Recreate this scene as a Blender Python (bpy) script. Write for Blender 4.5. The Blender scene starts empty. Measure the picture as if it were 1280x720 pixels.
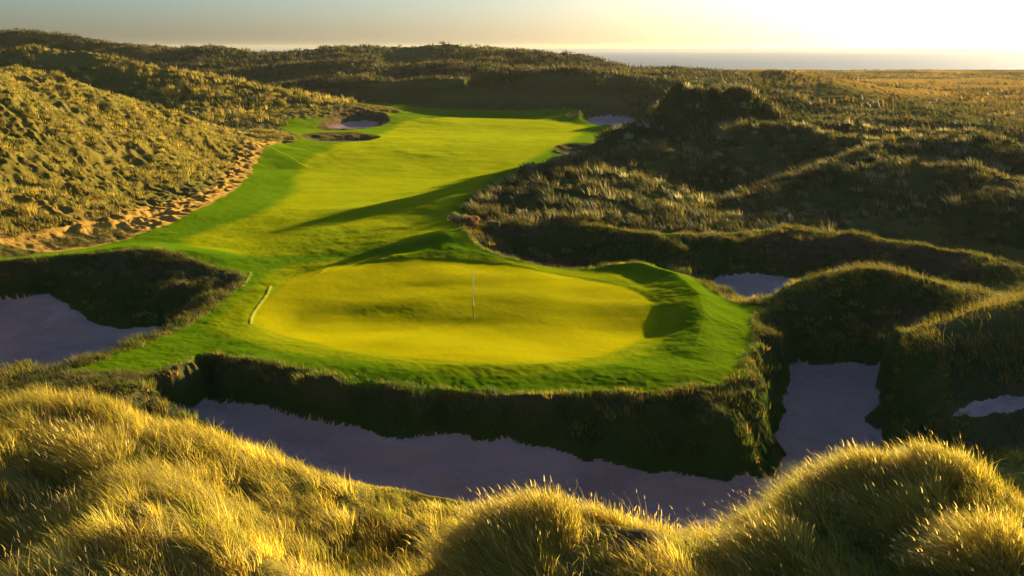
import bpy, math, random
import numpy as np
C = bpy.context.scene
rng = np.random.default_rng(7)
random.seed(7)
# ------------------------------------------------------------------ camera numbers
F = 1280.0; PITCH = math.atan(300/1280.0); H = 11.6
cp, sp = math.cos(PITCH), math.sin(PITCH)
def P(u, v, Y):
    """world point at distance Y along the sight line of a measured photo position"""
    dx = (u-640)/F; dv = -(v-360)/F
    d = (dx, cp+dv*sp, -sp+dv*cp); k = Y/d[1]
    return (d[0]*k, Y, H+d[2]*k)
def G(u, v, z=0.0):
    dx = (u-640)/F; dv = -(v-360)/F
    d = (dx, cp+dv*sp, -sp+dv*cp); k = (z-H)/d[2]
    return (d[0]*k, d[1]*k)
# ------------------------------------------------------------------ noise
def hsh(ix, iy, s):
    n = (ix.astype(np.int64)*374761393 + iy.astype(np.int64)*668265263 + s*1442695041) & 0x7fffffff
    n = ((n ^ (n >> 13))*1274126177) & 0x7fffffff
    return ((n ^ (n >> 16)) & 0xffff)/65535.0
def vn(x, y, s=0):
    ix = np.floor(x); iy = np.floor(y); fx = x-ix; fy = y-iy
    ix = ix.astype(np.int64); iy = iy.astype(np.int64)
    fx = fx*fx*fx*(fx*(fx*6-15)+10); fy = fy*fy*fy*(fy*(fy*6-15)+10)
    a = hsh(ix, iy, s); b = hsh(ix+1, iy, s); c = hsh(ix, iy+1, s); d = hsh(ix+1, iy+1, s)
    return (a+(b-a)*fx) + ((c+(d-c)*fx)-(a+(b-a)*fx))*fy
def fbm(x, y, s=0, o=4):
    r = 0; a = 1; t = 0
    for i in range(o):
        c_, s_ = math.cos(i*1.1+.3), math.sin(i*1.1+.3)
        r = r+a*(vn((x*c_-y*s_)*2**i+17.3*i, (x*s_+y*c_)*2**i-9.1*i, s+i)*2-1); t += a; a *= .5
    return r/t
def ss(a, b, x):
    t = np.clip((x-a)/(b-a), 0, 1); return t*t*(3-2*t)
# ------------------------------------------------------------------ polygons
def pdist(poly, x, y):
    p = np.array(poly); n = len(p); d2 = np.full(x.shape, 1e18); ins = np.zeros(x.shape, bool)
    for i in range(n):
        a = p[i]; b = p[(i+1) % n]; e = b-a; L = e@e+1e-12
        t = np.clip(((x-a[0])*e[0]+(y-a[1])*e[1])/L, 0, 1)
        d2 = np.minimum(d2, (x-a[0]-t*e[0])**2+(y-a[1]-t*e[1])**2)
        c = ((a[1] > y) != (b[1] > y))
        with np.errstate(divide='ignore', invalid='ignore'):
            xi = a[0]+(y-a[1])*e[0]/(e[1] if e[1] != 0 else 1e-12)
        ins ^= c & (x < xi)
    d = np.sqrt(d2); return np.where(ins, -d, d)
def smooth_poly(p, it=2):
    p = np.array(p)
    for _ in range(it):
        q = np.roll(p, -1, 0); p = np.stack([.75*p+.25*q, .25*p+.75*q], 1).reshape(-1, 2)
    return p
def psd(poly, x, y, far=3.0):
    p = np.array(poly); lo = p.min(0)-far; hi = p.max(0)+far
    m = (x > lo[0]) & (x < hi[0]) & (y > lo[1]) & (y < hi[1])
    r = np.full(x.shape, 99.0)
    if m.any(): r[m] = pdist(poly, x[m], y[m])
    return r
# ------------------------------------------------------------------ ridges: crest points, width left of travel (far side), width right (near side)
RG = 0.4
RIDGES = {
 'left_dune': dict(p=[(-44,25,8),(-50,45,9.4),(-51,70,10),(-50,90,10.0),(-48,103,9.3),(-43,114,6.2),(-37,122,3.2),(-31,126,.8)], wl=22, wr=25, e=1.15),
 'left_far':  dict(p=[P(-90,72,215),P(0,68,215),P(60,61,215),P(120,63,212),P(200,82,205),P(290,100,198),P(350,112,192),P(392,128,186)], wl=25, wr=40, e=1.2),
 'left_spur': dict(p=[P(250,135,172),P(300,146,168),P(335,160,160)], wl=10, wr=16, e=1.2),
 'left_knob': dict(p=[P(290,168,138),P(325,163,138),P(352,166,136),P(378,180,130)], wl=4, wr=6, e=1.2),
 'left_back': dict(p=[P(-120,48,400),P(0,42,400),P(60,38,400),P(110,44,390),P(150,55,380),P(200,63,370)], wl=50, wr=90, e=1.2),
 'back_ridge':dict(p=[P(170,64,350),P(260,61,350),P(340,63,340),P(420,61,350),P(500,58,360),P(560,56,360),P(600,62,350),P(650,66,330),P(720,70,310),P(780,80,300),P(850,88,300)], wl=50, wr=95, e=1.1),
 'back_a':    dict(p=[P(330,82,290),P(420,76,290),P(480,84,280),P(560,76,270),P(620,79,260),P(665,86,250)], wl=22, wr=45, e=1.2),
 'back_b':    dict(p=[P(400,98,240),P(470,102,235),P(540,98,232),P(600,100,225),P(640,106,215)], wl=20, wr=36, e=1.2),
 'back_c':    dict(p=[P(640,98,240),P(700,86,225),P(760,88,215),P(820,96,208),P(880,104,200),P(950,118,190)], wl=22, wr=34, e=1.2),
 'mid_a':     dict(p=[P(775,131,176),P(820,119,172),P(870,122,166),P(930,133,158),P(990,142,150)], wl=15, wr=16, e=1.2),
 'shade_dune':     dict(p=[(14.4,107,4.4),(16.8,107.5,7.7),(20,108,7.2),(24,107.5,7.4),(29,108,4.6),(38,110,3.2),(50,111,2.4)], wl=10, wr=6.5, e=1.0),  # dune placed and raised so its shadow crosses the fairway
 'left_lip':  dict(p=[P(-120,326,54.5),P(0,327,55),P(60,319,56.5),P(110,313,58),(-22,58.5,.45),P(235,312,57)], wl=3.5, wr=3.5, e=1.2),
 'mid_b':     dict(p=[P(850,92,300),P(920,96,290),P(1000,99,280),P(1060,113,230),P(1130,128,190),P(1170,138,170)], wl=18, wr=40, e=1.2),
 'mid_c':     dict(p=[P(1000,150,140),P(1080,146,150),P(1180,150,145),P(1300,160,140),P(1420,160,140)], wl=14, wr=14, e=1.2),
 'mid_d':     dict(p=[P(960,124,210),P(1040,126,205),P(1120,140,185)], wl=12, wr=14, e=1.2),
 'right_dune':dict(p=[P(585,275,65),P(640,250,70),P(700,222,77),P(740,203,84),P(800,185,92),P(870,180,96),P(900,170,97),P(940,157,99),P(1000,152,99),P(1060,164,97),P(1115,184,92)], wl=16, wr=15, e=1.05),
 'right_dune_b': dict(p=[P(1090,195,85),P(1130,182,88),P(1170,176,90),P(1220,173,90),P(1280,180,89),P(1400,172,88),P(1550,172,90)], wl=13, wr=16, e=1.1),
 'right_dune_c': dict(p=[P(900,262,74),P(960,242,77),P(1020,225,80),P(1080,212,81),P(1150,206,81),P(1200,206,80),P(1250,224,75),P(1300,240,70),P(1400,240,66)], wl=8, wr=11, e=1.05),
 'lip_ridge': dict(p=[P(560,292,59.5),P(640,284,62.5),P(720,280,63.5),P(790,289,61),P(860,294,60),P(930,289,60.5),P(1000,281,61.5),P(1060,286,60.5),P(1120,297,58.5),P(1180,311,56.5),P(1240,324,53.5)], wl=5, wr=5, e=1.2),
 'hummock':   dict(p=[P(955,384,46),P(1010,358,47.5),P(1050,343,48),P(1085,335,48),P(1130,343,47),P(1180,358,46),P(1240,375,44),P(1290,368,42)], wl=5, wr=5, e=1.2),
 'right_front': dict(p=[P(1108,505,33.5),P(1130,468,34.5),P(1170,436,35.5),P(1210,410,36.5),P(1280,373,38),P(1400,345,39)], wl=5, wr=9, e=1.2),
 'green_knob': dict(p=[P(512,320,55.5),P(555,311,57),P(605,318,56),P(640,330,54)], wl=4, wr=4.5, e=1.6),
 'green_rim': dict(p=[(*G(745,333),.12),(*G(800,336),.34),(*G(845,352),.42),(*G(872,378),.40),(*G(880,405),.28),(*G(868,440),.15)], wl=2.2, wr=2.2, e=1.4),
 'fore_right': dict(p=[P(800,710,19),P(870,690,18.8),P(960,662,19.3),P(1020,622,20.5),P(1080,598,21),P(1150,583,21),P(1200,592,20.5),P(1250,632,19),P(1300,660,18)], wl=3.2, wr=4.5, e=1.1),
 'fore_centre': dict(p=[P(590,688,18),P(650,660,18.7),P(730,647,19.2),P(800,665,19),P(835,700,18.2)], wl=2.2, wr=2.5, e=1.1),
 'fore_left': dict(p=[P(-150,502,24),P(0,502,23.5),P(100,512,23.5),P(200,543,23),P(270,567,22.5),P(330,588,22.3),P(390,606,22.3),P(480,612,22.8),P(520,642,22),P(550,682,21)], wl=4, wr=6, e=1.1),
 'fore_left_b': dict(p=[P(60,610,18),P(110,605,18.6),P(180,635,17.8),P(250,685,16.6)], wl=2.5, wr=2.0, e=1.1),
}
RID = list(RIDGES)
def base(x, y):
    far = ss(230, 700, y)
    z = -3.5*far
    z = z - 9*ss(820, 1150, y+ .25*x)
    z = z - 1.2*ss(10, 40, x-(y-60)*.15)*ss(70, 110, y)
    z = z + .5*fbm(x/45, y/45, 31, 3)*ss(60, 160, y) + 2.2*fbm(x/70, y/38, 36, 3)*ss(150, 280, y)*ss(30, 70, x)
    z = z - .8*ss(5, 12, x)*ss(49, 52, y)*(1-ss(60, 70, y))
    # bank the picture was taken from
    zf = 1.5 + 1.2*ss(-2, -8, x) - .35*np.exp(-((x-.5)/4)**2)
    yf = 19.0+3.2*ss(-3, -8, x)
    z = z + (zf-z)*(1-ss(yf-2.5, yf+3.5, y))
    z = z + 1.3*(1-ss(6, 16, y)) - 1.0*np.exp(-((x+1.5)/1.2)**2-((y-22)/2.6)**2)*ss(17, 19.5, y) - .5*np.exp(-((x-4.5)/2.3)**2)*ss(17.5, 20, y)*(1-ss(25,26.5,y))
    z = z - 1.35*ss(22.3, 24.8, y)*(1-ss(29, 32, y))*ss(-6, -3, x)*(1-ss(10, 13, x))
    # fairway rolls
    z = z + .30*np.sin(y/9.0+.5)*ss(62, 75, y)*(1-ss(150, 190, y))*np.exp(-((x+6)/22)**2)
    gm = ss(33.5, 36.5, y)*(1-ss(54, 58, y))*(1-ss(7, 10, x))*ss(-12, -9.5, x)
    z = z - gm*.15*np.sin(2*math.pi*(y-39+.12*x)/15.) + gm*.10*fbm(x/7, y/4, 33, 2)
    return z
def ridge_terms(x, y, z0):
    acc = np.zeros(x.shape); best = np.zeros(x.shape); bid = np.full(x.shape, -1)
    for k, name in enumerate(RID):
        r = RIDGES[name]; p = np.array(r['p']); W = max(r['wl'], r['wr'])
        m = (x > p[:,0].min()-W) & (x < p[:,0].max()+W) & (y > p[:,1].min()-W) & (y < p[:,1].max()+W)
        if not m.any(): continue
        X = x[m]; Y = y[m]
        wsc = min(1.0, W/10.0)
        X = X + 1.3*wsc*fbm(x[m]/(W*.45), y[m]/(W*.45), 60+k, 3)*W/12
        Y = Y + 1.3*wsc*fbm(x[m]/(W*.45), y[m]/(W*.45), 90+k, 3)*W/12
        bd = np.full(X.shape, 1e9); bz = np.zeros(X.shape)
        for i in range(len(p)-1):
            a = p[i]; b = p[i+1]; e = b[:2]-a[:2]; L = e@e
            t = np.clip(((X-a[0])*e[0]+(Y-a[1])*e[1])/L, 0, 1)
            qx = X-a[0]-t*e[0]; qy = Y-a[1]-t*e[1]
            side = e[0]*qy-e[1]*qx
            w = np.where(side > 0, r['wl'], r['wr'])
            d = np.sqrt(qx*qx+qy*qy)/w
            s = d < bd; bd = np.where(s, d, bd); bz = np.where(s, a[2]+t*(b[2]-a[2]), bz)
        t = np.clip(1-bd, 0, 1)
        g = (t*t*(3-2*t))*.6+.4*t**r['e']
        c = np.clip(bz-z0[m], 0, None)*g
        am = acc[m]; acc[m] = (am**4+c**4)**.25
        bb = best[m]; ii = bid[m]; s = c > bb; bb[s] = c[s]; ii[s] = k; best[m] = bb; bid[m] = ii
    bid[best < .35] = -1
    return acc, best, bid
# ------------------------------------------------------------------ bunkers: floor outline, rim outline
def g(z, *pts): return [G(u, v, z) for u, v in pts]
BUNKERS = [
 dict(n='front', z=-2.4, jag=.75,
  floor=g(-1.5,(205,507),(222,489),(262,482),(325,490),(345,513),(430,538),(505,557),(560,552),(605,554))+g(-1.9,(650,572),(740,586))+g(-2.3,(830,591),(935,606),(972,592),(985,540),(984,464),(1000,459),(1060,457),(1140,459),(1122,490),(1094,522),(1096,552))
    + [(12.6,30.8),(9,28.0),(4,26.6),(0,25.9),(-1.4,25.7),(-4,27.6),(-7,30.2),(-10,32.8),(-13,36)],
  rim=g(0,(120,486),(190,470),(225,455),(255,440),(300,452),(380,466),(470,481),(560,489),(660,494),(760,490),(850,484),(900,486),(935,470),(950,430),(952,398),(965,388))
    + [P(1010,356,47.6)[:2],P(1085,333,48.2)[:2],P(1150,345,47.2)[:2],P(1210,366,45.5)[:2],(16.5,41.5),(15.4,37),(15.0,33.5),(14.2,30.0),(11,26.0),(5,24.6),(0.3,23.8),(-1.5,23.6),(-5,25.6),(-9,27.5),(-13,31),(-17,34)]),
 dict(n='left', z=-1.9, jag=.35,
  floor=g(-1.8,(-120,378),(0,374),(60,369),(98,396),(128,417),(190,414),(212,412)) + [(-15.6,43.5),(-18.5,39.5),(-22,37.5),(-30,37)],
  rim=g(0,(-200,340),(0,333),(100,321),(190,318),(250,330),(310,344),(302,358),(268,382),(238,403),(190,424),(110,454),(45,468),(-150,480))),
 dict(n='behind_green', z=-2.0, jag=.3,
  floor=[(-.2,57.6),(1.5,56.4),(4.5,55.8),(7.5,56.2),(8,57.8),(5,59.2),(2,59.4)],
  rim=[G(575,303),G(600,320),G(640,332),G(700,337),G(760,334),(8.6,54.5),(10.2,57.5),G(790,300),G(720,292),G(640,296),G(590,300)]),
 dict(n='right_of_green', z=-1.6, jag=.25,
  floor=g(-1.6,(886,354),(905,349),(950,348),(985,357),(1040,352),(1100,352),(1180,352)) + [(21,52.2),(16.5,51.5),(12.5,50.2),(10.4,51.2)],
  rim=[G(835,318),G(850,305),G(930,300),G(1000,293),G(1060,298),G(1120,308),G(1180,318),G(1235,332),(24,50.5),(19,49.7),(15.5,48.7),G(980,376),G(930,381),G(905,376),G(880,360),G(850,343)]),
 dict(n='small_right', z=.15, jag=.15,
  floor=g(.15,(1172,520),(1200,506),(1250,496),(1300,492),(1330,505),(1300,520),(1240,528),(1185,533)),
  rim=g(.5,(1148,520),(1180,492),(1240,482),(1310,478),(1360,500),(1310,532),(1240,542),(1170,545))),
 dict(n='far_left_upper', z=-.5, jag=.3,
  floor=g(-.5,(405,163),(420,156),(450,153),(474,154),(470,160),(440,164)),
  rim=g(0,(392,160),(412,150),(440,146),(470,147),(488,151),(485,157),(450,161),(410,164))),
 dict(n='far_left_lower', z=-.5, jag=.3,
  floor=g(-.5,(384,186),(395,180),(430,178),(455,178),(458,184),(420,189)),
  rim=g(0,(372,176),(385,168),(420,165),(455,166),(478,173),(472,180),(430,183),(390,184))),
 dict(n='far_right_pot', z=-.7, jag=.2,
  floor=g(-.7,(700,199),(706,193),(728,191),(752,193),(756,198),(728,203)),
  rim=g(0,(688,188),(698,182),(728,180),(760,182),(766,188),(742,194),(702,195))),
 dict(n='far_right', z=-.6, jag=.4,
  floor=g(-.6,(733,158),(736,149),(760,146),(800,150),(822,154),(815,160),(770,161)),
  rim=g(0,(722,153),(728,144),(760,141),(808,145),(832,150),(820,157),(770,158))),
 dict(n='far_centre', z=-.5, jag=.4,
  floor=g(-.5,(585,133),(590,129),(620,127),(655,129),(656,133),(620,135)),
  rim=g(0,(578,131),(586,126),(620,123.5),(660,126),(664,130),(620,133))),
]
for b in BUNKERS:
    b['floor'] = smooth_poly(b['floor']); b['rim'] = smooth_poly(b['rim'], 1)
MOWN = smooth_poly(g(0,(-160,336),(-20,330),(60,320),(150,303),(235,272),(292,238),(328,200),(345,188),(372,186),(375,176),(345,158),(370,146),(395,141),(410,132),(480,128),(620,128),(720,132),(800,147),(850,152),(835,164),(790,176),(752,192),(700,212),(620,252),(570,282))
  + [G(600,300),(6,64),(9,63),G(850,303),G(870,330),G(905,372),G(950,383),G(985,395),(13,40),(11,31),(0,31),(-10,33),(-14,37),(-30,34),(-40,40)], 1)
GREEN = smooth_poly(g(0,(318,402),(322,384),(345,362),(360,346),(420,334),(500,333),(560,333),(640,340),(720,349),(790,362),(820,385),(816,408),(780,433),(710,451),(630,460),(540,455),(440,440),(360,420)), 2)
FRINGE = smooth_poly(g(0,(262,405),(300,372),(330,345),(360,332),(430,326),(560,327),(660,336),(760,340),(820,352),(856,378),(858,402),(826,432),(760,460),(660,474),(560,470),(450,456),(340,436),(275,420)), 2)
FAIR = smooth_poly(g(0,(232,304),(232,296),(262,288),(340,270),(372,235),(368,212),(400,192),(450,180),(485,166),(500,152),(600,146),(690,150),(745,160),(700,182),(650,210),(600,250),(560,282),(560,300),(540,312),(480,318),(330,322),(270,315)), 2)
LIT_EDGE = [G(338,358), G(334,368), G(326,378), G(318,388), G(314,396), G(313,403)]
LIT_EDGE2 = [G(313,342), G(310,350), G(302,360)]
def ldist(pl, x, y):
    d = np.full(x.shape, 99.)
    lo = np.min(pl, 0)-1; hi = np.max(pl, 0)+1
    m = (x > lo[0]) & (x < hi[0]) & (y > lo[1]) & (y < hi[1])
    if m.any():
        X = x[m]; Y = y[m]; q = np.full(X.shape, 99.)
        for a, b in zip(pl[:-1], pl[1:]):
            e = np.array(b)-a; t = np.clip(((X-a[0])*e[0]+(Y-a[1])*e[1])/(e@e), 0, 1)
            q = np.minimum(q, np.hypot(X-a[0]-t*e[0], Y-a[1]-t*e[1]))
        d[m] = q
    return d
DIRT = [(265,622,.16),(282,634,.20),(300,648,.22),(322,640,.16),(338,662,.2),(356,684,.22),(372,700,.2),(306,618,.12),(250,640,.12),(768,652,.26),(812,664,.34),(742,700,.2),(975,688,.2),(205,560,.2),(120,600,.25)]
DIRT = [(*P(u, v, 1.0)[:2], P(u, v, 1.0)[2], r) for u, v, r in DIRT]
DIRT = [(a*(H-2.15)/(H-c), b*(H-2.15)/(H-c), r) for a, b, c, r in DIRT]
def dirt(x, y):
    d = np.full(x.shape, 9.)
    for a, b, r in DIRT: d = np.minimum(d, np.hypot((x-a)/1.5, y-b)/r)
    return d+.5*fbm(x/.3, y/.3, 99, 2)
def terrain(x, y):
    z0 = base(x, y)
    jx = x+.35*fbm(x/1.6, y/1.6, 5, 3); jy = y+.35*fbm(x/1.6, y/1.6, 8, 3)
    mow = psd(MOWN, jx, jy, 7)
    acc, best, bid = ridge_terms(x, y, z0)
    z1 = z0+acc
    mow = np.where((y > 150) & (best > .8), np.maximum(mow, .6), mow)
    rough = ss(-.3, 1.2, mow)
    # lumps on rough ground, bigger with distance, calmer near crest tops
    amp = np.maximum(np.clip(best/3.0, .12, 1), .45*ss(120, 190, y)*(1-.6*ss(50, 80, x)*ss(180, 220, y)))
    sc = 1+ss(100, 300, y)*1.5
    lump = .55*fbm(x/(7*sc), y/(7*sc), 11, 4)*sc + .22*fbm(x/1.7, y/1.7, 14, 3)
    tuss = np.abs(fbm(x/1.1, y/1.1, 19, 2))
    near = 1-ss(24, 30, y)
    z1 = z1+rough*(lump*amp*(1-.6*near)*ss(60, 90, y) + lump*.45*amp*(1-ss(60, 90, y)) + .30*(.3-tuss)*ss(58, 64, y)*(1+1.1*(x < -17)+.9*(x > -4)*(y > 64)))
    z1 = z1+near*.34*fbm(x/1.9, y/2.6, 23, 3)
    z1 = z1+(1-rough)*.10*fbm(x/6, y/9, 27, 2)*ss(33, 36, y)
    # grassy bank falls on the front-left
    z1 = z1-1.7*np.exp(-(((x+9.4)/1.5)**2+((y-18.2)/1.9)**2))
    z1 = z1-.9*np.exp(-(((x+4.7)/1.2)**2+((y-16.2)/.7)**2))
    sand = np.full(x.shape, 9.0); wall = np.zeros(x.shape); bk = np.full(x.shape, -1)
    z = z1.copy()
    for k, b in enumerate(BUNKERS):
        di = psd(b['floor'], x, y, 12); do = psd(b['rim'], x, y, 3)
        m = (di < 12) & (do < 2.5)
        if not m.any(): continue
        X = x[m]; Y = y[m]
        j = b['jag']*(fbm(X/1.5, Y/1.5, 40+k, 3))
        fo = do[m]+b['jag']*.75*fbm(X/1.3, Y/1.3, 140+k, 3); fi = np.maximum(di[m]+j*.8, fo+(1.0 if b['z'] < -.9 else .7))
        t = np.clip(fi/(np.clip(fi, 0, None)+np.clip(-fo, 0, None)+1e-6), 0, 1)
        t = np.where(fo > 0, 1, t); t = np.where(fi <= 0, 0, t)
        prof = t*.55+.45*(1-(1-t)**2)
        bump = np.sin(np.pi*t)*(.80*fbm(X/1.5, Y/1.5, 150+k, 3)+.26*(.5-np.abs(fbm(X/.45, Y/.45, 160+k, 2))))*min(1, abs(b['z'])/1.5)
        bz = b['z'] if b['n'] != 'front' else -1.5-.9*ss(-.5, 6, X)
        fl = bz+.05*fbm(X/2.5, Y/2.5, 44, 2) + .25*ss(-2.2, 0, di[m]) 
        zz = z[m]; z[m] = fl+(zz-fl)*prof+bump
        s = sand[m]; s2 = np.where(fi < s, fi, s); sand[m] = s2
        q = bk[m]; q[(fi < .0)] = k; bk[m] = q
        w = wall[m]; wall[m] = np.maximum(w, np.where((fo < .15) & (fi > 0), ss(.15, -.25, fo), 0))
    l1 = ldist(LIT_EDGE, x, y); l2 = ldist(LIT_EDGE2, x, y)
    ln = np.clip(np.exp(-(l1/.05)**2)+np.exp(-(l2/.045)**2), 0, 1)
    z = z+.04*ln
    gr_ = ss(.3, -.3, psd(GREEN, x, y, 4))
    nap = .012*fbm(x/.19, y/.19, 501, 2)*(1-ss(55, 95, y))+.026*fbm(x/.8, y/.8, 503, 3)+.05*ss(70, 110, y)*fbm(x/2.2, y/2.2, 504, 2)
    z = z+nap*(1-.62*gr_)*ss(29, 30, y)*(1-ss(300, 400, y))
    z = z+rough*.10*fbm(x/.55, y/.55, 505, 3)*ss(29, 31, y)*(1-ss(140, 200, y))
    sm = (sand < .2)
    z = z+sm*(.10*fbm(x/.7, y/.7, 506, 2)+.05*np.abs(fbm(x/.22, y/.22, 507, 2)))*(y < 66)
    # low step of the fringe round the putting surface
    dg = psd(GREEN, x, y, 4)
    z = z+.03*ss(0, .5, dg)*ss(3.5, 1.5, dg)
    return dict(z=z, mow=mow, bid=bid, best=best, wall=wall, sand=sand, bk=bk, dg=dg, line=ln,
                df=psd(FRINGE, x, y, 3), dfw=psd(FAIR, x+.8*fbm(x/5, y/5, 3, 2), y, 9))
# ------------------------------------------------------------------ helpers for Blender objects
def tag(o, label=None, cat=None, group=None, kind=None):
    if label: o['label'] = label
    if cat: o['category'] = cat
    if group: o['group'] = group
    if kind: o['kind'] = kind
    return o
def make_mesh(name, V, Fc, n_per, mat, attrs=(), normals=None, smooth=True, parent=None):
    me = bpy.data.meshes.new(name)
    me.vertices.add(len(V)); me.vertices.foreach_set('co', np.ascontiguousarray(V, np.float32).ravel())
    nf = len(Fc)
    me.loops.add(nf*n_per); me.loops.foreach_set('vertex_index', np.ascontiguousarray(Fc, np.int32).ravel())
    me.polygons.add(nf); me.polygons.foreach_set('loop_start', np.arange(0, nf*n_per, n_per, dtype=np.int32))
    me.polygons.foreach_set('loop_total', np.full(nf, n_per, np.int32))
    me.polygons.foreach_set('use_smooth', np.full(nf, smooth))
    me.update()
    for an, typ, arr in attrs:
        a = me.attributes.new(an, typ, 'POINT')
        a.data.foreach_set('color' if typ == 'FLOAT_COLOR' else 'value', np.ascontiguousarray(arr, np.float32).ravel())
    if normals is not None: me.normals_split_custom_set_from_vertices(normals)
    me.materials.append(mat)
    o = bpy.data.objects.new(name, me); C.collection.objects.link(o); o.parent = parent
    return o
# ------------------------------------------------------------------ materials
class NT:
    def __init__(s, name):
        s.m = bpy.data.materials.new(name); s.m.use_nodes = True; s.t = s.m.node_tree; s.t.nodes.clear()
        s.out = s.n('ShaderNodeOutputMaterial')
    def n(s, t, **k):
        x = s.t.nodes.new(t)
        for a, b in k.items():
            if a.startswith('_'): x.inputs[a[1:].replace('_', ' ')].default_value = b
            else: setattr(x, a, b)
        return x
    def l(s, a, b): s.t.links.new(a, b)
    def attr(s, n): return s.n('ShaderNodeAttribute', attribute_name=n)
    def noise(s, scale, detail=4, rough=.6, vec=None, dist=0):
        x = s.n('ShaderNodeTexNoise'); x.inputs['Scale'].default_value = scale; x.inputs['Detail'].default_value = detail
        x.inputs['Roughness'].default_value = rough; x.inputs['Distortion'].default_value = dist
        if vec is not None: s.l(vec, x.inputs['Vector'])
        return x.outputs['Fac']
    def ramp(s, f, stops):
        r = s.n('ShaderNodeValToRGB'); e = r.color_ramp.elements
        while len(e) < len(stops): e.new(.5)
        for i, (p, c) in enumerate(stops): e[i].position = p; e[i].color = (c[0], c[1], c[2], 1) if not isinstance(c, (int, float)) else (c, c, c, 1)
        s.l(f, r.inputs[0]); return r.outputs[0]
    def mix(s, f, a, b, blend='MIX'):
        x = s.n('ShaderNodeMix', data_type='RGBA', blend_type=blend)
        for v, i in ((f, 0), (a, 6), (b, 7)):
            if hasattr(v, 'is_linked'): s.l(v, x.inputs[i])
            else: x.inputs[i].default_value = v if i == 0 else (v[0], v[1], v[2], 1)
        return x.outputs[2]
    def math(s, op, a, b=0.0):
        x = s.n('ShaderNodeMath', operation=op)
        for i, v in ((0, a), (1, b)):
            if hasattr(v, 'is_linked'): s.l(v, x.inputs[i])
            else: x.inputs[i].default_value = v
        return x.outputs[0]
    def pos(s): return s.n('ShaderNodeNewGeometry').outputs['Position']
    def scaled(s, sx, sy, sz):
        x = s.n('ShaderNodeMapping'); x.inputs['Scale'].default_value = (sx, sy, sz); s.l(s.pos(), x.inputs['Vector']); return x.outputs[0]
    def bump(s, h, strength, dist):
        b = s.n('ShaderNodeBump'); b.inputs['Strength'].default_value = strength; b.inputs['Distance'].default_value = dist
        s.l(h, b.inputs['Height']); return b.outputs[0]
    def diff(s, col, rough=1.0, normal=None, spec=.0):
        b = s.n('ShaderNodeBsdfPrincipled')
        if hasattr(col, 'is_linked'): s.l(col, b.inputs['Base Color'])
        else: b.inputs['Base Color'].default_value = (*col, 1)
        b.inputs['Roughness'].default_value = rough; b.inputs['Specular IOR Level'].default_value = spec
        if normal is not None: s.l(normal, b.inputs['Normal'])
        return b
def _matte(s, col, normal=None, rough=.6):
    b = s.n('ShaderNodeBsdfDiffuse'); b.inputs['Roughness'].default_value = rough
    s.l(col, b.inputs['Color'])
    if normal is not None: s.l(normal, b.inputs['Normal'])
    return b
def mat_turf():
    s = NT('mown turf')
    n1 = s.noise(.35, 3, .5, s.scaled(.4, 1.4, 1)); n2 = s.noise(9, 5, .7); n3 = s.noise(1.1, 4, .6)
    semi = s.mix(s.ramp(n3, [(.35, 0.), (.7, 1.)]), (.075, .150, .003), (.115, .175, .003))
    fair = s.mix(s.ramp(n1, [(.35, 0.), (.65, 1.)]), (.195, .235, .003), (.255, .270, .003))
    grn = s.mix(s.ramp(n1, [(.35, 0.), (.65, 1.)]), (.330, .300, .002), (.380, .335, .002))
    frg = s.mix(s.ramp(n1, [(.3, 0.), (.7, 1.)]), (.165, .200, .003), (.20, .225, .003))
    c = s.mix(s.attr('fair').outputs['Fac'], semi, fair)
    c = s.mix(s.attr('fringe').outputs['Fac'], c, frg)
    c = s.mix(s.attr('green').outputs['Fac'], c, grn)
    c = s.mix(s.attr('line').outputs['Fac'], c, (.38, .36, .08))  # pale tone paints in the sunlit edge of the fringe step
    c = s.mix(s.math('MULTIPLY', s.ramp(n2, [(.3, 0.), (.75, 1.)]), .35), c, s.mix(1.0, c, (.55, .6, .5), 'MULTIPLY'))
    h = s.math('ADD', s.noise(26, 3, .75), s.math('MULTIPLY', s.noise(7, 3, .7), 1.6))
    b = s.diff(c, 1.0, None, .0)
    b.inputs['Sheen Weight'].default_value = .15; b.inputs['Sheen Roughness'].default_value = .45
    s.l(s.mix(1.0, c, (2.0, 2.0, 1.0), 'MULTIPLY'), b.inputs['Sheen Tint'])
    s.l(b.outputs[0], s.out.inputs[0]); return s.m
def mat_sand():
    s = NT('bunker sand')
    n = s.noise(2.2, 5, .65); n2 = s.noise(60, 3, .7)
    c = s.ramp(n, [(.32, (.40, .235, .195)), (.5, (.52, .32, .265)), (.68, (.62, .40, .335))])
    c = s.mix(s.math('MULTIPLY', n2, .25), c, (.27, .19, .155))
    hh = s.math('ADD', s.noise(1.6, 4, .6), s.math('MULTIPLY', s.noise(6, 3, .6), .4))
    b = _matte(s, c, s.bump(hh, .6, .10))
    s.l(b.outputs[0], s.out.inputs[0]); return s.m
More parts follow.
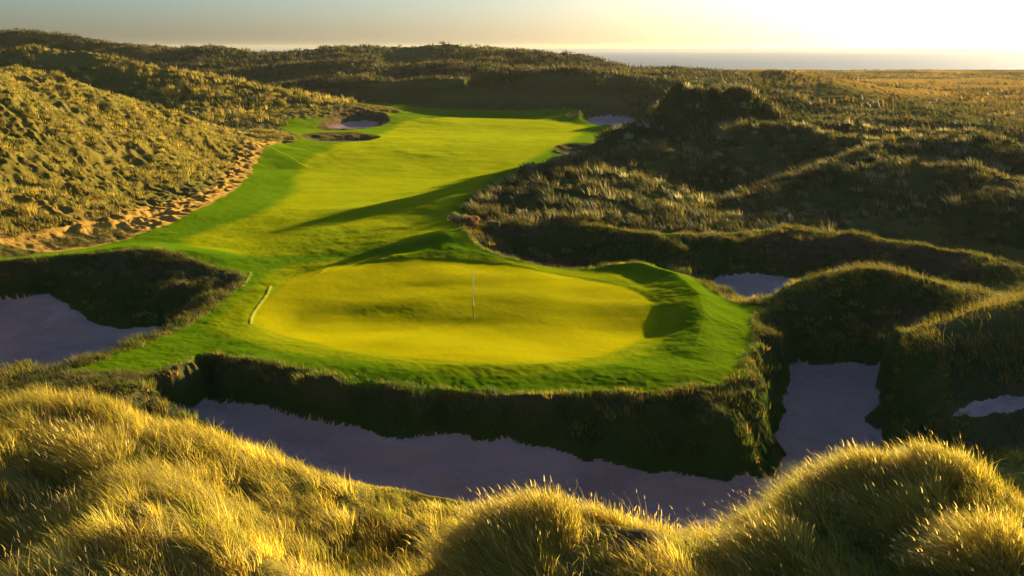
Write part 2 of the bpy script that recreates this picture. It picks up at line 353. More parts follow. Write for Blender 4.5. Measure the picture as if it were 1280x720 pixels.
def mat_rough():
    s = NT('dune thatch and soil')
    n = s.noise(.9, 6, .68); nb = s.noise(.09, 4, .6); nf = s.noise(11, 5, .75)
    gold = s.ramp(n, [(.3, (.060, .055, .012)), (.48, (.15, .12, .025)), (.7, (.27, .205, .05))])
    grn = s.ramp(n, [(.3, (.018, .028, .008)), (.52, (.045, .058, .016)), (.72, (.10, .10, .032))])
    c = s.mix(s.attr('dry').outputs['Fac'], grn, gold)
    c = s.mix(s.ramp(nb, [(.52, 0.), (.66, 1.)]), c, s.mix(.5, c, (.20, .13, .04)))
    soil = s.mix(nf, (.07, .042, .022), (.17, .10, .055))
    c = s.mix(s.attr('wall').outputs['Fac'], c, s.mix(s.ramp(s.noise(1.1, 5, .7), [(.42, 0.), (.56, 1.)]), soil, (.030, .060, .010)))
    c = s.mix(s.attr('bare').outputs['Fac'], c, s.ramp(nf, [(.3, (.30, .175, .035)), (.7, (.42, .255, .06))]))
    b = s.diff(c, 1.0, s.bump(s.math('ADD', nf, s.math('MULTIPLY', n, 2.)), .9, .16), .0)
    b.inputs['Sheen Weight'].default_value = .09; b.inputs['Sheen Roughness'].default_value = .5
    s.l(s.mix(1.0, c, (2.6, 2.4, 1.6), 'MULTIPLY'), b.inputs['Sheen Tint'])
    s.l(b.outputs[0], s.out.inputs[0]); return s.m
def mat_blades(name, trans=.45):
    s = NT(name)
    c = s.attr('col').outputs['Color']
    d = s.diff(c, .7, None, .25); t = s.n('ShaderNodeBsdfTranslucent'); s.l(s.mix(1.0, c, (1.1, 1.0, .6), 'MULTIPLY'), t.inputs['Color'])
    m = s.n('ShaderNodeMixShader'); m.inputs[0].default_value = trans; s.l(d.outputs[0], m.inputs[1]); s.l(t.outputs[0], m.inputs[2])
    s.l(m.outputs[0], s.out.inputs[0]); return s.m
def mat_water():
    s = NT('sea water')
    h = s.noise(.05, 6, .7, s.scaled(.35, 1, 1))
    c = s.ramp(s.noise(.004, 4, .6, s.scaled(.15, 1, 1)), [(.35, (.050, .048, .045)), (.65, (.085, .075, .065))])
    b = s.diff(c, .38, s.bump(h, .7, 2.5), .5)
    s.l(b.outputs[0], s.out.inputs[0]); return s.m
def mat_plain(name, col, rough=.5, spec=.4, c2=None, sc=20):
    s = NT(name); c = col if c2 is None else s.mix(s.noise(sc, 4), col, c2)
    b = s.diff(c, rough, None, spec); s.l(b.outputs[0], s.out.inputs[0]); return s.m
M_turf, M_sand, M_rough, M_water = mat_turf(), mat_sand(), mat_rough(), mat_water()
M_blade = mat_blades('marram blades', .52); M_bladed = mat_blades('short wild grass', .45)
# ------------------------------------------------------------------ terrain sheet (one lattice, dealt out to its surfaces)
def seg(a, b, r):
    n = max(2, int(round(math.log(b/a)/math.log(r)))); return np.geomspace(a, b, n, endpoint=False)
DET = 1.0
OY = -5.0
ys = np.concatenate([seg(4+5, 25+5, 1.0055), seg(30, 72, 1.0021), seg(72, 255, 1.0036), seg(255, 1700, 1.012), [1700.]])
sx = np.concatenate([np.linspace(-1.1, -.56, 50, endpoint=False), np.linspace(-.56, .56, 1000, endpoint=False), np.linspace(.56, 1.5, 80)])
SX, YY = np.meshgrid(sx, ys); GX = SX*YY*1.0; GY = YY+OY
shape = GX.shape; x = GX.ravel(); y = GY.ravel()
T = terrain(x, y)
V = np.stack([x, y, T['z']], 1)
ny, nx = shape
# vertex normals over the whole sheet so the dealt-out pieces shade as one
Z = T['z'].reshape(shape)
P3 = V.reshape(ny, nx, 3)
du = np.gradient(P3, axis=1); dv_ = np.gradient(P3, axis=0)
Nn = np.cross(du, dv_); Nn /= np.linalg.norm(Nn, axis=2, keepdims=True)+1e-12
Nn = Nn.reshape(-1, 3)
idx = np.arange(ny*nx).reshape(ny, nx)
quads = np.stack([idx[:-1,:-1], idx[:-1,1:], idx[1:,1:], idx[1:,:-1]], -1).reshape(-1, 4)
def fa(a): return a[quads].mean(1)
fz_sand = fa(T['sand']); fmow = fa(T['mow']); fwall = fa(T['wall'])
fbk = T['bk'][quads].max(1); fbid = T['bid'][quads[:,0]]
cls = np.full(len(quads), 2)                          # 2 rough
cls[(fmow < 0) & (fwall < .5)] = 1                    # 1 mown
cls[(fz_sand < 0) & (fbk >= 0)] = 0                   # 0 sand
dry = ss(-.15, .25, fbm(x/14, y/14, 70, 3)+.15)
rid = T['bid']
def isr(*n): return np.isin(rid, [RID.index(k) for k in n])
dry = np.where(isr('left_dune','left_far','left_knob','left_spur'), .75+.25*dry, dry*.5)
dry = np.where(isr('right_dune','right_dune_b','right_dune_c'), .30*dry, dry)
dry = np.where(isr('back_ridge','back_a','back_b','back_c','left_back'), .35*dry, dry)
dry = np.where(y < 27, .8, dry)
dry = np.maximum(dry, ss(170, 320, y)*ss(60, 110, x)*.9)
bare = ss(1.0, 0, T['mow']-1.5-2.2*ss(90, 66, y))*(x < -8)*(y > 58)*(y < 121)
bare = np.maximum(bare, isr('left_dune')*ss(.12, .4, fbm(x/9, y/5, 79, 3))*ss(85, 60, y)*.4)
# inland strip of dry orange heath before the sea
bare = np.maximum(bare, ss(170, 330, y+x*.6)*ss(40, 110, x)*.8*ss(-.5, .2, fbm(x/60, y/25, 81, 3)))
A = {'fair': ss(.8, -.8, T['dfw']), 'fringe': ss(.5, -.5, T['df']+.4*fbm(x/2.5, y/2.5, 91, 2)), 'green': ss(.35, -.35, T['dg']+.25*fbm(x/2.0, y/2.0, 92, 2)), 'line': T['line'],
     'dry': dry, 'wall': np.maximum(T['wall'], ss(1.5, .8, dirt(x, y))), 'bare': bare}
def piece(name, mask, mat, keys, label, cat):
    q = quads[mask]
    if not len(q): return None
    u, inv = np.unique(q, return_inverse=True)
    o = make_mesh(name, V[u], inv.reshape(-1, 4), 4, mat, [(k, 'FLOAT', A[k][u]) for k in keys], Nn[u])
    return tag(o, label, cat, None, 'structure')
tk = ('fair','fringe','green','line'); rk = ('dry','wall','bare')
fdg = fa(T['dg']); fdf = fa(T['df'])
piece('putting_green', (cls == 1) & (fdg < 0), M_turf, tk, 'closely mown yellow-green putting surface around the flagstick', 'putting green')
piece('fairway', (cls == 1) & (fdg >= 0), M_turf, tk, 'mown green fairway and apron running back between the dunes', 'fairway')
BL = {'front': 'long shaded sand bunker wrapping round the front and right of the green',
      'left': 'wide shaded sand bunker at the left edge below a dark bank', 'behind_green': 'deep dark hollow behind the green below a thin lit ridge',
      'right_of_green': 'small shaded sand bunker behind the right end of the green', 'small_right': 'small patch of sand at the right edge behind the golden foreground grass',
      'far_left_upper': 'farther of the two sand bunkers left of the far fairway', 'far_left_lower': 'nearer of the two sand bunkers left of the far fairway',
      'far_right_pot': 'small pot bunker at the right edge of the far fairway', 'far_right': 'sand bunker at the far right end of the fairway below the dark dunes',
      'far_centre': 'thin strip of sand beyond the far end of the fairway'}
for k, b in enumerate(BUNKERS):
    piece('bunker_sand', (cls == 0) & (fbk == k), M_sand, (), BL[b['n']], 'bunker')
DL = {'left_dune': 'big sunlit golden dune rising at the left', 'left_far': 'sunlit tussocky dune behind the big left dune',
      'left_back': 'highest dune on the skyline at far left', 'back_ridge': 'long dark dune ridge on the skyline',
      'right_dune': 'large shrubby dune right of the fairway', 'right_dune_b': 'shrubby dune at the right edge behind the near lobe',
      'right_dune_c': 'dark-faced dune lobe below the shrubby right dune', 'lip_ridge': 'thin lit grass ridge behind the green bunkers',
      'hummock': 'steep shaded hummock with a lit crest above the right arm of the front bunker', 'right_front': 'rough grass dune at the right edge above the small sand patch',
      'fore_right': 'golden foreground dune at the lower right', 'fore_left': 'golden foreground dune at the lower left', 'mid_a': 'dark dune at the right end of the far fairway'}
used = np.zeros(len(quads), bool)
for nme, lab in DL.items():
    m = (cls == 2) & (fbid == RID.index(nme)); used |= m
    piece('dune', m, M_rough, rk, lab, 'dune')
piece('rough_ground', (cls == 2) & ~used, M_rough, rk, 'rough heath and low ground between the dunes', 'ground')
# ------------------------------------------------------------------ sea
wv = np.array([(-9000., 500., -7.2), (9000., 500., -7.2), (30000., 30000., -7.2), (-30000., 30000., -7.2)])
sea = make_mesh('sea', wv, np.array([[0,1,2,3]]), 4, M_water); tag(sea, 'calm grey sea along the horizon', 'sea', None, 'structure')
# ------------------------------------------------------------------ grass
def blades(px, py, pz, h, w, lean, col, segs=3, curl=1.0):
    """one ribbon per blade: root, height, width, lean vector (x,y per unit height), colour"""
    n = len(px); ang = rng.uniform(0, math.pi, n); wx = np.cos(ang); wy = np.sin(ang)
    # turn broad side roughly to the lean's side and partly random
    Vs = []
    for k in range(segs):
        t = k/segs; f = t**1.6*curl
        cx = px+lean[:,0]*h*f; cy = py+lean[:,1]*h*f; cz = pz-.03+h*(t-.28*np.minimum(1.6, np.hypot(lean[:,0], lean[:,1]))*t*t)
        ww = w*(1-.55*t)
        Vs.append(np.stack([cx-wx*ww, cy-wy*ww, cz], 1)); Vs.append(np.stack([cx+wx*ww, cy+wy*ww, cz], 1))
    Vs.append(np.stack([px+lean[:,0]*h*curl, py+lean[:,1]*h*curl, pz-.03+h*(1-.28*np.minimum(1.6, np.hypot(lean[:,0], lean[:,1])))], 1))
    nv = 2*segs+1
    Vt = np.stack(Vs, 1).reshape(-1, 3)
    tri = []
    for k in range(segs-1):
        a = 2*k; tri += [(a, a+1, a+3), (a, a+3, a+2)]
    a = 2*(segs-1); tri.append((a, a+1, a+2))
    tri = np.array(tri)
    Fc = (np.arange(n)*nv)[:,None,None]+tri[None]
    Cc = np.repeat(np.concatenate([col, np.ones((n,1))], 1), nv, 0)
    return Vt, Fc.reshape(-1, 3), Cc
def grass_obj(name, data, mat, label, cat='grass'):
    Vt, Fc, Cc = data
    o = make_mesh(name, Vt, Fc, 3, mat, [('col', 'FLOAT_COLOR', Cc)], None, False)
    return tag(o, label, cat, None, 'stuff')
def pal(n, cols, wts, var=.25):
    cols = np.array(cols); i = rng.choice(len(cols), n, p=np.array(wts)/sum(wts))
    return cols[i]*(1+rng.uniform(-var, var, (n,1)))
GOLD = [(.54,.42,.06),(.60,.50,.13),(.38,.33,.04),(.20,.21,.04),(.16,.11,.04)]
# foreground marram, combed to the left by the wind
def fore(n, y0, y1):
    Y = np.sqrt(rng.uniform(y0*y0, y1*y1, n)); X = rng.uniform(-.66, .66, n)*(Y+4)
    t = terrain(X, Y)
    a = -.45
    cu = (X*math.cos(a)+Y*math.sin(a)); cv = (-X*math.sin(a)+Y*math.cos(a))
    st = fbm(cu/2.6, cv/.75, 201, 3); pt = fbm(X/1.6, Y/1.6, 205, 3)
    dens = np.clip(.62+1.5*st+.5*pt, .0, 1)
    keep = (rng.uniform(0, 1, n) < dens) & (t['sand'] > .25) & (dirt(X, Y) > 1.)
    # small crescent hollows of bare dirt
    X, Y, st, pt, z, sd = X[keep], Y[keep], st[keep], pt[keep], t['z'][keep], t['sand'][keep]
    m = len(X)
    sh = ss(-5.5, -2.5, X)*ss(1.0, -1.5, X)            # mown-shorter middle of the left dune
    h = .62*(.52+.5*np.clip(pt+.15, -.25, .8)+.35*np.clip(st, -.3, .6))*rng.uniform(.65, 1.25, m)*(1-.55*sh)
    h = np.clip(h, .12, 1.05)*ss(.1, 1.2, sd)**.4*(1-.5*ss(22.5, 24, Y)*(X > -5))
    wd = fbm(X/3.5, Y/3.5, 220, 2)
    lx = -.62+.35*wd+rng.normal(0, .30, m); ly = .10+.5*fbm(X/3, Y/3, 222, 2)+rng.normal(0, .25, m)
    wild = rng.uniform(0, 1, m) < .12; lx = np.where(wild, rng.normal(-.2, .7, m), lx); ly = np.where(wild, rng.normal(0, .7, m), ly)
    c = pal(m, GOLD, [4, 3, 3, 2.2, 1.2], .25)
    gr = ss(.0, .5, fbm(X/2.2, Y/2.2, 230, 3)+.25*ss(3, 9, X))[:,None]
    c = c*(1-.5*gr)+c*np.array([.62, .85, .6])*.5*gr
    return X, Y, z, h, lx, ly, c
X, Y, z, h, lx, ly, c = fore(330000, 11.5, 28.5)
grass_obj('marram_grass', blades(X, Y, z, h, rng.uniform(.004, .008, len(X)), np.stack([lx, ly], 1), c, 3), M_blade,
          'long golden marram grass combed to the left over the foreground dunes')
# tussocks on dunes
HF = None
def tufts(n, box, ok, hs, per, wd, cols, wts, segs=2, spread=.32, zs=1.0, wind=(-.35,.1), cl=3.0, thr=.0):
    X = rng.uniform(box[0], box[1], n); Y = rng.uniform(box[2], box[3], n)
    t = terrain(X, Y); k = ok(X, Y, t) & (np.abs(X) < .62*(Y+8)) & (rng.uniform(0, 1, n) < np.clip(.55+1.6*fbm(X/cl, Y/cl, 301, 3)-thr, 0.05, 1))
    X, Y, z = X[k], Y[k], t['z'][k]; m = len(X)
    hh = rng.uniform(.6, 1.3, m)*hs; tint = rng.uniform(.7, 1.25, (m,1)); ci = rng.choice(len(cols), m, p=np.array(wts)/sum(wts))
    R = np.repeat(np.arange(m), per); N = len(R)
    a = rng.uniform(0, 2*math.pi, N); r = np.sqrt(rng.uniform(0, 1, N)); rr = r*spread*hh[R]/hs
    bx = X[R]+np.cos(a)*rr*1.0; by = Y[R]+np.sin(a)*rr
    dome = np.sqrt(np.clip(1-.75*r*r, 0, 1))
    H_ = hh[R]*dome*rng.uniform(.7, 1.15, N)
    lean = np.stack([np.cos(a)*r*.55+wind[0]+rng.normal(0, .12 if segs < 3 else .22, N), np.sin(a)*r*.55+wind[1]+rng.normal(0, .12 if segs < 3 else .22, N)], 1)
    tint = tint*(1+.55*fbm(X/5, Y/5, 430, 2)+.5*fbm(X/1.1, Y/1.1, 431, 2)*(segs == 3))[:,None]
    c = np.array(cols)[ci][R]*tint[R]*rng.uniform(.75, 1.25, (N,1))
    return blades(bx, by, z[R], H_, rng.uniform(.7, 1.3, N)*wd, lean, c, segs)
FG = [(.58,.45,.07),(.64,.54,.15),(.43,.36,.05),(.28,.28,.035),(.20,.13,.035)]
def okf(X, Y, t): return (t['sand'] > .35) & (dirt(X, Y) > 1.5)
grass_obj('marram_grass', tufts(9500, (-17,17,11.5,27.5), lambda X,Y,t: okf(X,Y,t) & ((Y < 23) | (X < -5)), .52, 42, .0065, FG, [4,3,3,2,1], segs=3, spread=.26, wind=(-.50,.08), cl=1.3), M_blade,
          'dense golden marram clumps standing on the foreground dunes')
DG = [(.34,.27,.05),(.25,.21,.04),(.13,.13,.025),(.42,.32,.07)]
idl = [RID.index(k) for k in ('left_dune','left_spur','left_knob')]
grass_obj('dune_grass', tufts(30000, (-75,-18,45,140), lambda X,Y,t: np.isin(t['bid'], idl) & (t['mow'] > 1.8+2.2*ss(90, 66, Y)+1.4*fbm(X/3, Y/3, 78, 2)), .42, 18, .026, DG, [3,3,2.6,1.2], spread=.42, cl=2.6, thr=-.02), M_bladed,
          'golden tussocks covering the big sunlit left dune')
grass_obj('dune_grass', tufts(7000, (-140,-30,140,250), lambda X,Y,t: (t['bid'] == RID.index('left_far')), 1.1, 18, .07, DG, [3,3,2,2], spread=.6, cl=9), M_bladed,
          'golden tussocks on the dune behind the big left dune')
SG = [(.10,.10,.035),(.055,.07,.02),(.22,.19,.09),(.40,.36,.21),(.15,.12,.03)]
idr = [RID.index(k) for k in ('right_dune','right_dune_b','right_dune_c')]
grass_obj('dune_scrub', tufts(11000, (-5,70,60,112), lambda X,Y,t: (np.isin(t['bid'], idr) | ((t['bid'] < 0) & (X > 5) & (Y > 64))) & (t['mow'] > .4), .70, 26, .032, SG, [3,3,2,1,1.5], spread=.45, cl=3.2), M_bladed,
          'pale silvery-green low scrub covering the shrubby dunes on the right', 'scrub')
BG = [(.05,.06,.02),(.075,.07,.025),(.11,.085,.03)]
grass_obj('heath_scrub', tufts(26000, (-60,170,112,330), lambda X,Y,t: (t['mow'] > 1.) & (t['z'] > -6) & ~((X > 60) & (Y > 190)) & ~np.isin(t['bid'], idr+idl+[RID.index('left_far')]), 1.0, 12, .09, BG, [3,2,2], spread=.9, cl=14), M_bladed,
          'dark heath scrub over the far dunes', 'scrub')
grass_obj('heath_scrub', tufts(7000, (9,60,98,124), lambda X,Y,t: t['bid'] == RID.index('shade_dune'), .8, 18, .04, SG, [3,3,2,1,1.5], spread=.5, cl=4, thr=-.1), M_bladed,
          'dark scrub on the steep dune raised to shade the far fairway', 'scrub')
grass_obj('heath_scrub', tufts(15000, (50,520,175,760), lambda X,Y,t: (t['z'] > -6) & (fbm(X/55, Y/22, 421, 3) > .08), 1.5, 9, .22, [(.07,.065,.02),(.10,.085,.022),(.17,.11,.03)], [3,2,2], spread=2.2, cl=40, thr=.1), M_bladed,
          'scattered low heath scrub on the orange plain before the sea', 'scrub')
grass_obj('heath_scrub', tufts(14000, (-230,60,205,420), lambda X,Y,t: (t['mow'] > 1.) & (t['z'] > -6) & (Y+X*.3 > 215), 1.3, 10, .13, BG, [3,2,2], spread=1.3, cl=22), M_bladed,
          'dark heath scrub on the skyline dunes', 'scrub')
# bunker banks, lips and near ridges
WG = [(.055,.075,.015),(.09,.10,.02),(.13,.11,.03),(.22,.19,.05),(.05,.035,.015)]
def bank(n, box):
    X = rng.uniform(box[0], box[1], n); Y = rng.uniform(box[2], box[3], n)
    t = terrain(X, Y)
    ok = ((t['wall'] > .2) | ((t['mow'] > .1) & (Y < 66) & ~np.isin(t['bid'], idl))) & (t['sand'] > .12) & (Y > 27.5) & (np.abs(X) < .62*(Y+6))
    ok &= rng.uniform(0, 1, n) < np.clip(.6+1.8*fbm(X/1.2, Y/1.2, 320, 3), .04, 1)
    X, Y = X[ok], Y[ok]; t = {k: v[ok] for k, v in t.items()}
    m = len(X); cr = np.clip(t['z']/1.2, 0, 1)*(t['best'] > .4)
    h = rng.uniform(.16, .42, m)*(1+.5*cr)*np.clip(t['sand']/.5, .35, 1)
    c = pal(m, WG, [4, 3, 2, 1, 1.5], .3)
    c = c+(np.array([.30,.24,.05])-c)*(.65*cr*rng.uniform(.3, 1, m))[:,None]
    lean = np.stack([-.45+rng.normal(0, .35, m), rng.normal(-.15, .35, m)], 1)
    return blades(X, Y, t['z'], h, rng.uniform(.007, .014, m), lean, c, 2)
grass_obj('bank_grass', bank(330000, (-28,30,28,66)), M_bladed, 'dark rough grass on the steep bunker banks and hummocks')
CG = [(.20,.20,.03),(.32,.27,.05),(.11,.14,.02),(.40,.27,.06),(.07,.09,.02)]
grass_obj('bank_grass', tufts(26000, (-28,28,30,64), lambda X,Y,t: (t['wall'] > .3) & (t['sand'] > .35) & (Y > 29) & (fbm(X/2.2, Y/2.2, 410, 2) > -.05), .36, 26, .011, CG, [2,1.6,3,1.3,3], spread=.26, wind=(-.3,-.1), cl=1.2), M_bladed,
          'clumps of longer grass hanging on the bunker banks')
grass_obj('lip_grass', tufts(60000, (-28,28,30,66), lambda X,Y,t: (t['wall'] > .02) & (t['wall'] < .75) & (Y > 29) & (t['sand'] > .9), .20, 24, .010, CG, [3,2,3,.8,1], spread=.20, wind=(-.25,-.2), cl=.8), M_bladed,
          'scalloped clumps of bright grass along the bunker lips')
# ragged fringe along the rims
def rimgrass():
    xs = []; ys_ = []
    for b in BUNKERS[:4]:
        p = np.array(b['rim']); q = np.roll(p, -1, 0); L = np.hypot(*(q-p).T); n = int(L.sum()*260)
        i = rng.choice(len(p), n, p=L/L.sum()); t = rng.uniform(0, 1, n)[:,None]
        v = p[i]+(q[i]-p[i])*t+rng.normal(0, .16, (n,2)); xs.append(v[:,0]); ys_.append(v[:,1])
    X = np.concatenate(xs); Y = np.concatenate(ys_)
    k = (Y > 29) & (np.abs(X) < .6*(Y+5)); X, Y = X[k], Y[k]; t = terrain(X, Y)
    k = (t['df'] > .2) & (rng.uniform(0, 1, len(X)) < np.clip(.6+1.5*fbm(X/.8, Y/.8, 340, 3), .05, 1))
    X, Y, z, wl = X[k], Y[k], t['z'][k], t['wall'][k]; m = len(X)
    c = pal(m, [(.12,.17,.02),(.20,.21,.03),(.30,.27,.06),(.07,.10,.015)], [3,3,2,2], .3)
    lean = np.stack([rng.normal(-.3, .35, m), rng.normal(-.2, .35, m)], 1)
    return blades(X, Y, z, rng.uniform(.08, .24, m), rng.uniform(.006, .011, m), lean, c, 2)
grass_obj('lip_grass', rimgrass(), M_bladed, 'ragged bright grass fringe along the bunker lips')
# loose flowering stems above the marram
def stems(n):
    Y = rng.uniform(12.5, 21.3, n); X = rng.uniform(-.62, .62, n)*(Y+4); t = terrain(X, Y)
    k = (t['sand'] > .5) & (fbm(X/1.4, Y/1.4, 440, 2)+rng.uniform(-.3, .3, n) > .02); X, Y, z = X[k], Y[k], t['z'][k]; m = len(X)
    h = rng.uniform(.55, .95, m); lean = np.stack([rng.normal(-.42, .28, m), rng.normal(.05, .28, m)], 1)
    c = np.tile([.50,.40,.16], (m,1))*rng.uniform(.6, 1.1, (m,1))
    a = blades(X, Y, z, h, np.full(m, .0048), lean, c, 4)
    f = 1-.28*np.minimum(1.6, np.hypot(*lean.T))
    b = blades(X+lean[:,0]*h, Y+lean[:,1]*h, z+h*f-.02, rng.uniform(.07, .14, m), rng.uniform(.006, .010, m), lean*1.1, np.tile([.50,.39,.18], (m,1))*rng.uniform(.6, 1.0, (m,1)), 3)
    return np.concatenate([a[0], b[0]]), np.concatenate([a[1], b[1]+len(a[0])]), np.concatenate([a[2], b[2]])
grass_obj('marram_seed_heads', stems(5200), M_blade, 'loose pale flowering stems rising above the foreground marram')
# ------------------------------------------------------------------ big single tussocks on the bank
def tussock(u, v, hgt, rad, n, wind, label, seed):
    global rng
    keep = rng; rng = np.random.default_rng(seed)
    # walk down the sight line until it meets the ground
    Ys = np.linspace(12, 27, 900); pts = np.array([P(u, v, q) for q in Ys]); tz = terrain(pts[:,0], pts[:,1])['z']
    k = int(np.argmax(pts[:,2] < tz)) or 500
    X0, Y0 = pts[k,0], pts[k,1]
    r = bpy.data.objects.new('grass_tussock', None); z0 = zt(X0, Y0); r.location = (X0, Y0, z0); C.collection.objects.link(r)
    tag(r, label, 'tussock', 'big grass tussocks on the foreground bank')
    a = rng.uniform(0, 2*math.pi, n); q = np.sqrt(rng.uniform(0, 1, n)); bx = np.cos(a)*q*rad*1.25; by = np.sin(a)*q*rad
    bz = terrain(bx+X0, by+Y0)['z']-z0
    h = hgt*np.sqrt(np.clip(1-.6*q*q, 0, 1))*rng.uniform(.6, 1.12, n)
    tw = .12*np.round(3*fbm(bx/.15, by/.15, seed, 2))
    lean = np.stack([wind[0]+np.cos(a)*q*.5+tw+rng.normal(0, .19, n), wind[1]+np.sin(a)*q*.45+rng.normal(0, .19, n)], 1)
    c = pal(n, FG, [4,4,2,2,.7], .22)
    Vt, Fc, Cc = blades(bx, by, bz, h, rng.uniform(.0045, .008, n), lean, c, 4)
    m = int(n*.05); j = rng.choice(n, m, replace=False); tipz = bz[j]+h[j]*(1-.28*np.minimum(1.6, np.hypot(*lean[j].T)))
    tx = bx[j]+lean[j,0]*h[j]; ty = by[j]+lean[j,1]*h[j]
    Vh, Fh, Ch = blades(tx, ty, tipz, rng.uniform(.10, .18, m), np.full(m, .012), lean[j]*.9, np.tile([.62,.50,.22], (m,1))*rng.uniform(.8, 1.15, (m,1)), 3)
    Fh = Fh+len(Vt); Vt = np.concatenate([Vt, Vh]); Fc = np.concatenate([Fc, Fh]); Cc = np.concatenate([Cc, Ch])
    make_mesh('blades', Vt, Fc, 3, M_blade, [('col', 'FLOAT_COLOR', Cc)], None, False, r)
    rng = keep
def zt(x, y): return float(terrain(np.array([float(x)]), np.array([float(y)]))['z'][0])
for a in [(668,650,.75,.75,3800,(-.55,.05),'big wind-combed tussock at the bottom centre, on the left half of the middle mound'),
          (742,640,.85,.80,4200,(-.50,.10),'tallest pale tussock of the middle mound, in front of the sand below the flagstick'),
          (806,660,.80,.50,2200,(-.35,.05),'tussock at the right end of the middle mound, beside the bare dirt patch'),
          (628,705,.90,.80,3600,(-.65,.0),'pale flattened tussock at the bottom edge of the photo below the middle mound'),
          (1070,600,.75,.60,2600,(-.60,.1),'tussock on the left shoulder of the golden dune at the lower right'),
          (1165,572,.70,.60,2600,(-.55,.1),'tussock on the crest of the golden dune at the lower right'),
          (1125,660,.95,.70,3400,(-.60,.0),'long-bladed tussock in the middle of the lower right dune face'),
          (1215,700,.95,.75,3400,(-.60,.0),'long-bladed tussock at the bottom right corner'),
          (965,700,.80,.60,2600,(-.55,.0),'yellow-green tussock at the bottom edge between the middle mound and the lower right dune'),
          (110,575,.85,.80,3600,(-.65,.05),'leaning tussock beside the dark hollow at the lower left'),
          (60,690,.85,.80,3400,(-.65,.0),'broad tussock in the bottom left corner under the dark hollow')]:
    tussock(*a, seed=int(a[0]))
# ------------------------------------------------------------------ flagstick and hole
def lathe(name, prof, mat, parent, n=20):
    Vv = []; Fc = []
    for r, z in prof:
        for i in range(n):
            a = 2*math.pi*i/n; Vv.append((r*math.cos(a), r*math.sin(a), z))
    for k in range(len(prof)-1):
        for i in range(n):
            j = (i+1) % n; Fc.append((k*n+i, k*n+j, (k+1)*n+j, (k+1)*n+i))
    return make_mesh(name, np.array(Vv), np.array(Fc), 4, mat, parent=parent)
def zt(x, y): return float(terrain(np.array([float(x)]), np.array([float(y)]))['z'][0])
fx, fy = G(591.5, 393); fzv = zt(fx, fy)
root = bpy.data.objects.new('flagstick', None); root.location = (fx, fy, fzv); C.collection.objects.link(root)
tag(root, 'thin white flagstick with a dark lower section standing in the hole on the green', 'flagstick')
lathe('upper_pole', [(.0, 2.16), (.014, 2.155), (.020, 2.13), (.021, 2.0), (.022, .80), (0, .80)], mat_plain('white painted fibreglass', (.80,.77,.70), .35, .5, (.72,.69,.62), 9), root)
lathe('lower_pole', [(0, .799), (.018, .799), (.018, .02), (0, .02)], mat_plain('weathered brown pole', (.16,.10,.05), .5, .4, (.11,.07,.04), 14), root)
lathe('ferrule', [(0, .815), (.026, .815), (.026, .775), (0, .775)], mat_plain('dull steel', (.45,.44,.42), .4, .6), root)
lathe('cup_rim', [(.054, .006), (.058, .012), (.062, .006), (.062, -.06), (.054, -.06), (.054, .006)], mat_plain('white cup liner', (.7,.68,.62), .5, .4), root, 28)
# ------------------------------------------------------------------ shrubs beside the hollow behind the green
def shrub(u, v, Y, wdt, hgt, cols, label, seed):
    X0 = P(u, v, Y)[0]; z0 = zt(X0, Y)
    r2 = np.random.default_rng(seed); n = 2600
    r = bpy.data.objects.new('shrub', None); r.location = (X0, Y, z0); C.collection.objects.link(r)
    tag(r, label, 'shrub', 'small shrubs beside the hollow behind the green')
    lob = r2.uniform(-1, 1, (9, 3))*np.array([.55*wdt, .4*wdt, .22*hgt])+np.array([0, 0, hgt*.55]); rad = r2.uniform(.25, .42, 9)*wdt
    i = r2.integers(0, 9, n); d = r2.normal(size=(n,3)); d /= np.linalg.norm(d, axis=1, keepdims=True)
    c0 = lob[i]+d*(rad[i]*r2.uniform(.65, 1.05, n))[:,None]*np.array([1,1,.8]); c0[:,2] = np.abs(c0[:,2])
    a = r2.normal(size=(n,3)); a /= np.linalg.norm(a, axis=1, keepdims=True); b = np.cross(a, d); b /= np.linalg.norm(b, axis=1, keepdims=True)+1e-9
    s = r2.uniform(.03, .06, n)[:,None]
    Vv = np.stack([c0-a*s, c0+b*s*.6, c0+a*s, c0-b*s*.6], 1).reshape(-1, 3)
    cc = np.array(cols)[r2.integers(0, len(cols), n)]*r2.uniform(.7, 1.2, (n,1))
    Cc = np.repeat(np.concatenate([cc, np.ones((n,1))], 1), 4, 0)
    make_mesh('foliage', Vv, np.arange(4*n).reshape(-1, 4), 4, M_bladed, [('col', 'FLOAT_COLOR', Cc)], None, False, r)
    sv = []; sf = []
    for k in range(6):
        p0 = np.array([r2.uniform(-.06, .06), r2.uniform(-.06, .06), -.1]); p1 = lob[k]; w = .02
        base_ = len(sv)
        for q, ww in ((p0, w*1.4), ((p0+p1)/2+r2.uniform(-.05, .05, 3), w), (p1, w*.4)):
            for j in range(5):
                an = 2*math.pi*j/5; sv.append(q+np.array([math.cos(an)*ww, math.sin(an)*ww, 0]))
        for L in range(2):
            for j in range(5):
                jj = (j+1) % 5; sf.append((base_+L*5+j, base_+L*5+jj, base_+(L+1)*5+jj, base_+(L+1)*5+j))
    make_mesh('stems', np.array(sv), np.array(sf), 4, mat_plain('shrub bark', (.10,.07,.045), .9, .1, (.06,.045,.03), 30), parent=r)
shrub(573, 285, 62.5, .85, .95, [(.30,.29,.16),(.22,.22,.12),(.14,.14,.07)], 'pale grey-green rounded shrub, leftmost of the three beside the shaded fairway', 1)
shrub(592, 284, 62.0, .75, 1.05, [(.42,.22,.10),(.34,.17,.08),(.25,.15,.07)], 'orange-brown sunlit shrub between the pale one and the small yellow one', 2)
shrub(617, 285, 62.5, .50, .75, [(.34,.31,.13),(.25,.23,.10)], 'small yellowish shrub, rightmost of the three behind the green', 3)
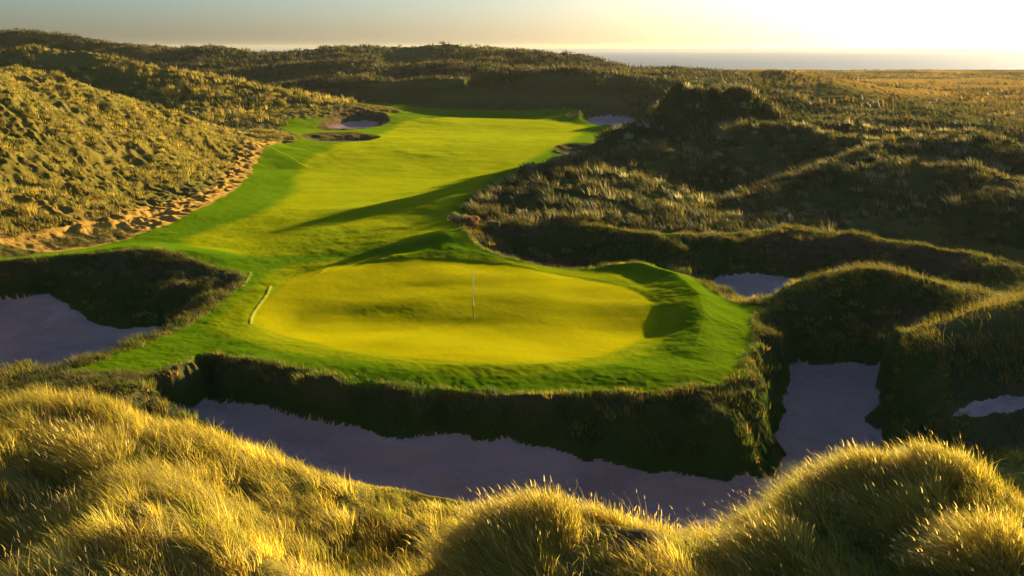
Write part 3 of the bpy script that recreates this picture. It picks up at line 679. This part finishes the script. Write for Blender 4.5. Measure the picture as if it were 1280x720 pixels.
# ------------------------------------------------------------------ light, sky, camera
AZ, EL = 37.0, 8.3
sun = bpy.data.lights.new('sun', 'SUN'); sun.energy = 5.0; sun.angle = math.radians(.5); sun.color = (1.0, .78, .38)
so = bpy.data.objects.new('sun', sun); C.collection.objects.link(so)
so.rotation_euler = (math.radians(90-EL), 0, math.radians(180-AZ))
w = bpy.data.worlds.new('World'); C.world = w; w.use_nodes = True; nt = w.node_tree; nt.nodes.clear()
sky = nt.nodes.new('ShaderNodeTexSky'); sky.sky_type = 'NISHITA'; sky.sun_disc = False
sky.sun_elevation = math.radians(EL); sky.sun_rotation = math.radians(AZ)
sky.air_density = .9; sky.dust_density = 1.5; sky.ozone_density = 4.0; sky.altitude = 10
bg = nt.nodes.new('ShaderNodeBackground'); bg.inputs[1].default_value = .05
out = nt.nodes.new('ShaderNodeOutputWorld'); nt.links.new(sky.outputs[0], bg.inputs[0]); nt.links.new(bg.outputs[0], out.inputs[0])
hz = bpy.data.materials.new('haze air'); hz.use_nodes = True; hn = hz.node_tree; hn.nodes.clear()
pv = hn.nodes.new('ShaderNodeVolumePrincipled'); pv.inputs['Color'].default_value = (.9, .88, .84, 1); pv.inputs['Density'].default_value = .00005; pv.inputs['Anisotropy'].default_value = .3
ho = hn.nodes.new('ShaderNodeOutputMaterial'); hn.links.new(pv.outputs[0], ho.inputs['Volume'])
hv = np.array([(a, b, c) for c in (-20., 26.) for a, b in ((-4000., -60.), (4000., -60.), (4000., 6000.), (-4000., 6000.))])
hf = np.array([(0,3,2,1),(4,5,6,7),(0,1,5,4),(1,2,6,5),(2,3,7,6),(3,0,4,7)])
tag(make_mesh('haze', hv, hf, 4, hz, smooth=False), 'thin warm evening haze over the links', 'haze', None, 'stuff')
cam = bpy.data.cameras.new('camera'); cam.sensor_width = 36; cam.lens = 36*F/1280; cam.clip_end = 60000; cam.clip_start = .2
co = bpy.data.objects.new('camera', cam); C.collection.objects.link(co); co.location = (0, 0, H); co.rotation_euler = (math.radians(90)-PITCH, 0, 0)
C.camera = co
C.view_settings.view_transform = 'Standard'; C.view_settings.look = 'None'; C.view_settings.exposure = 1.85; C.view_settings.gamma = 1
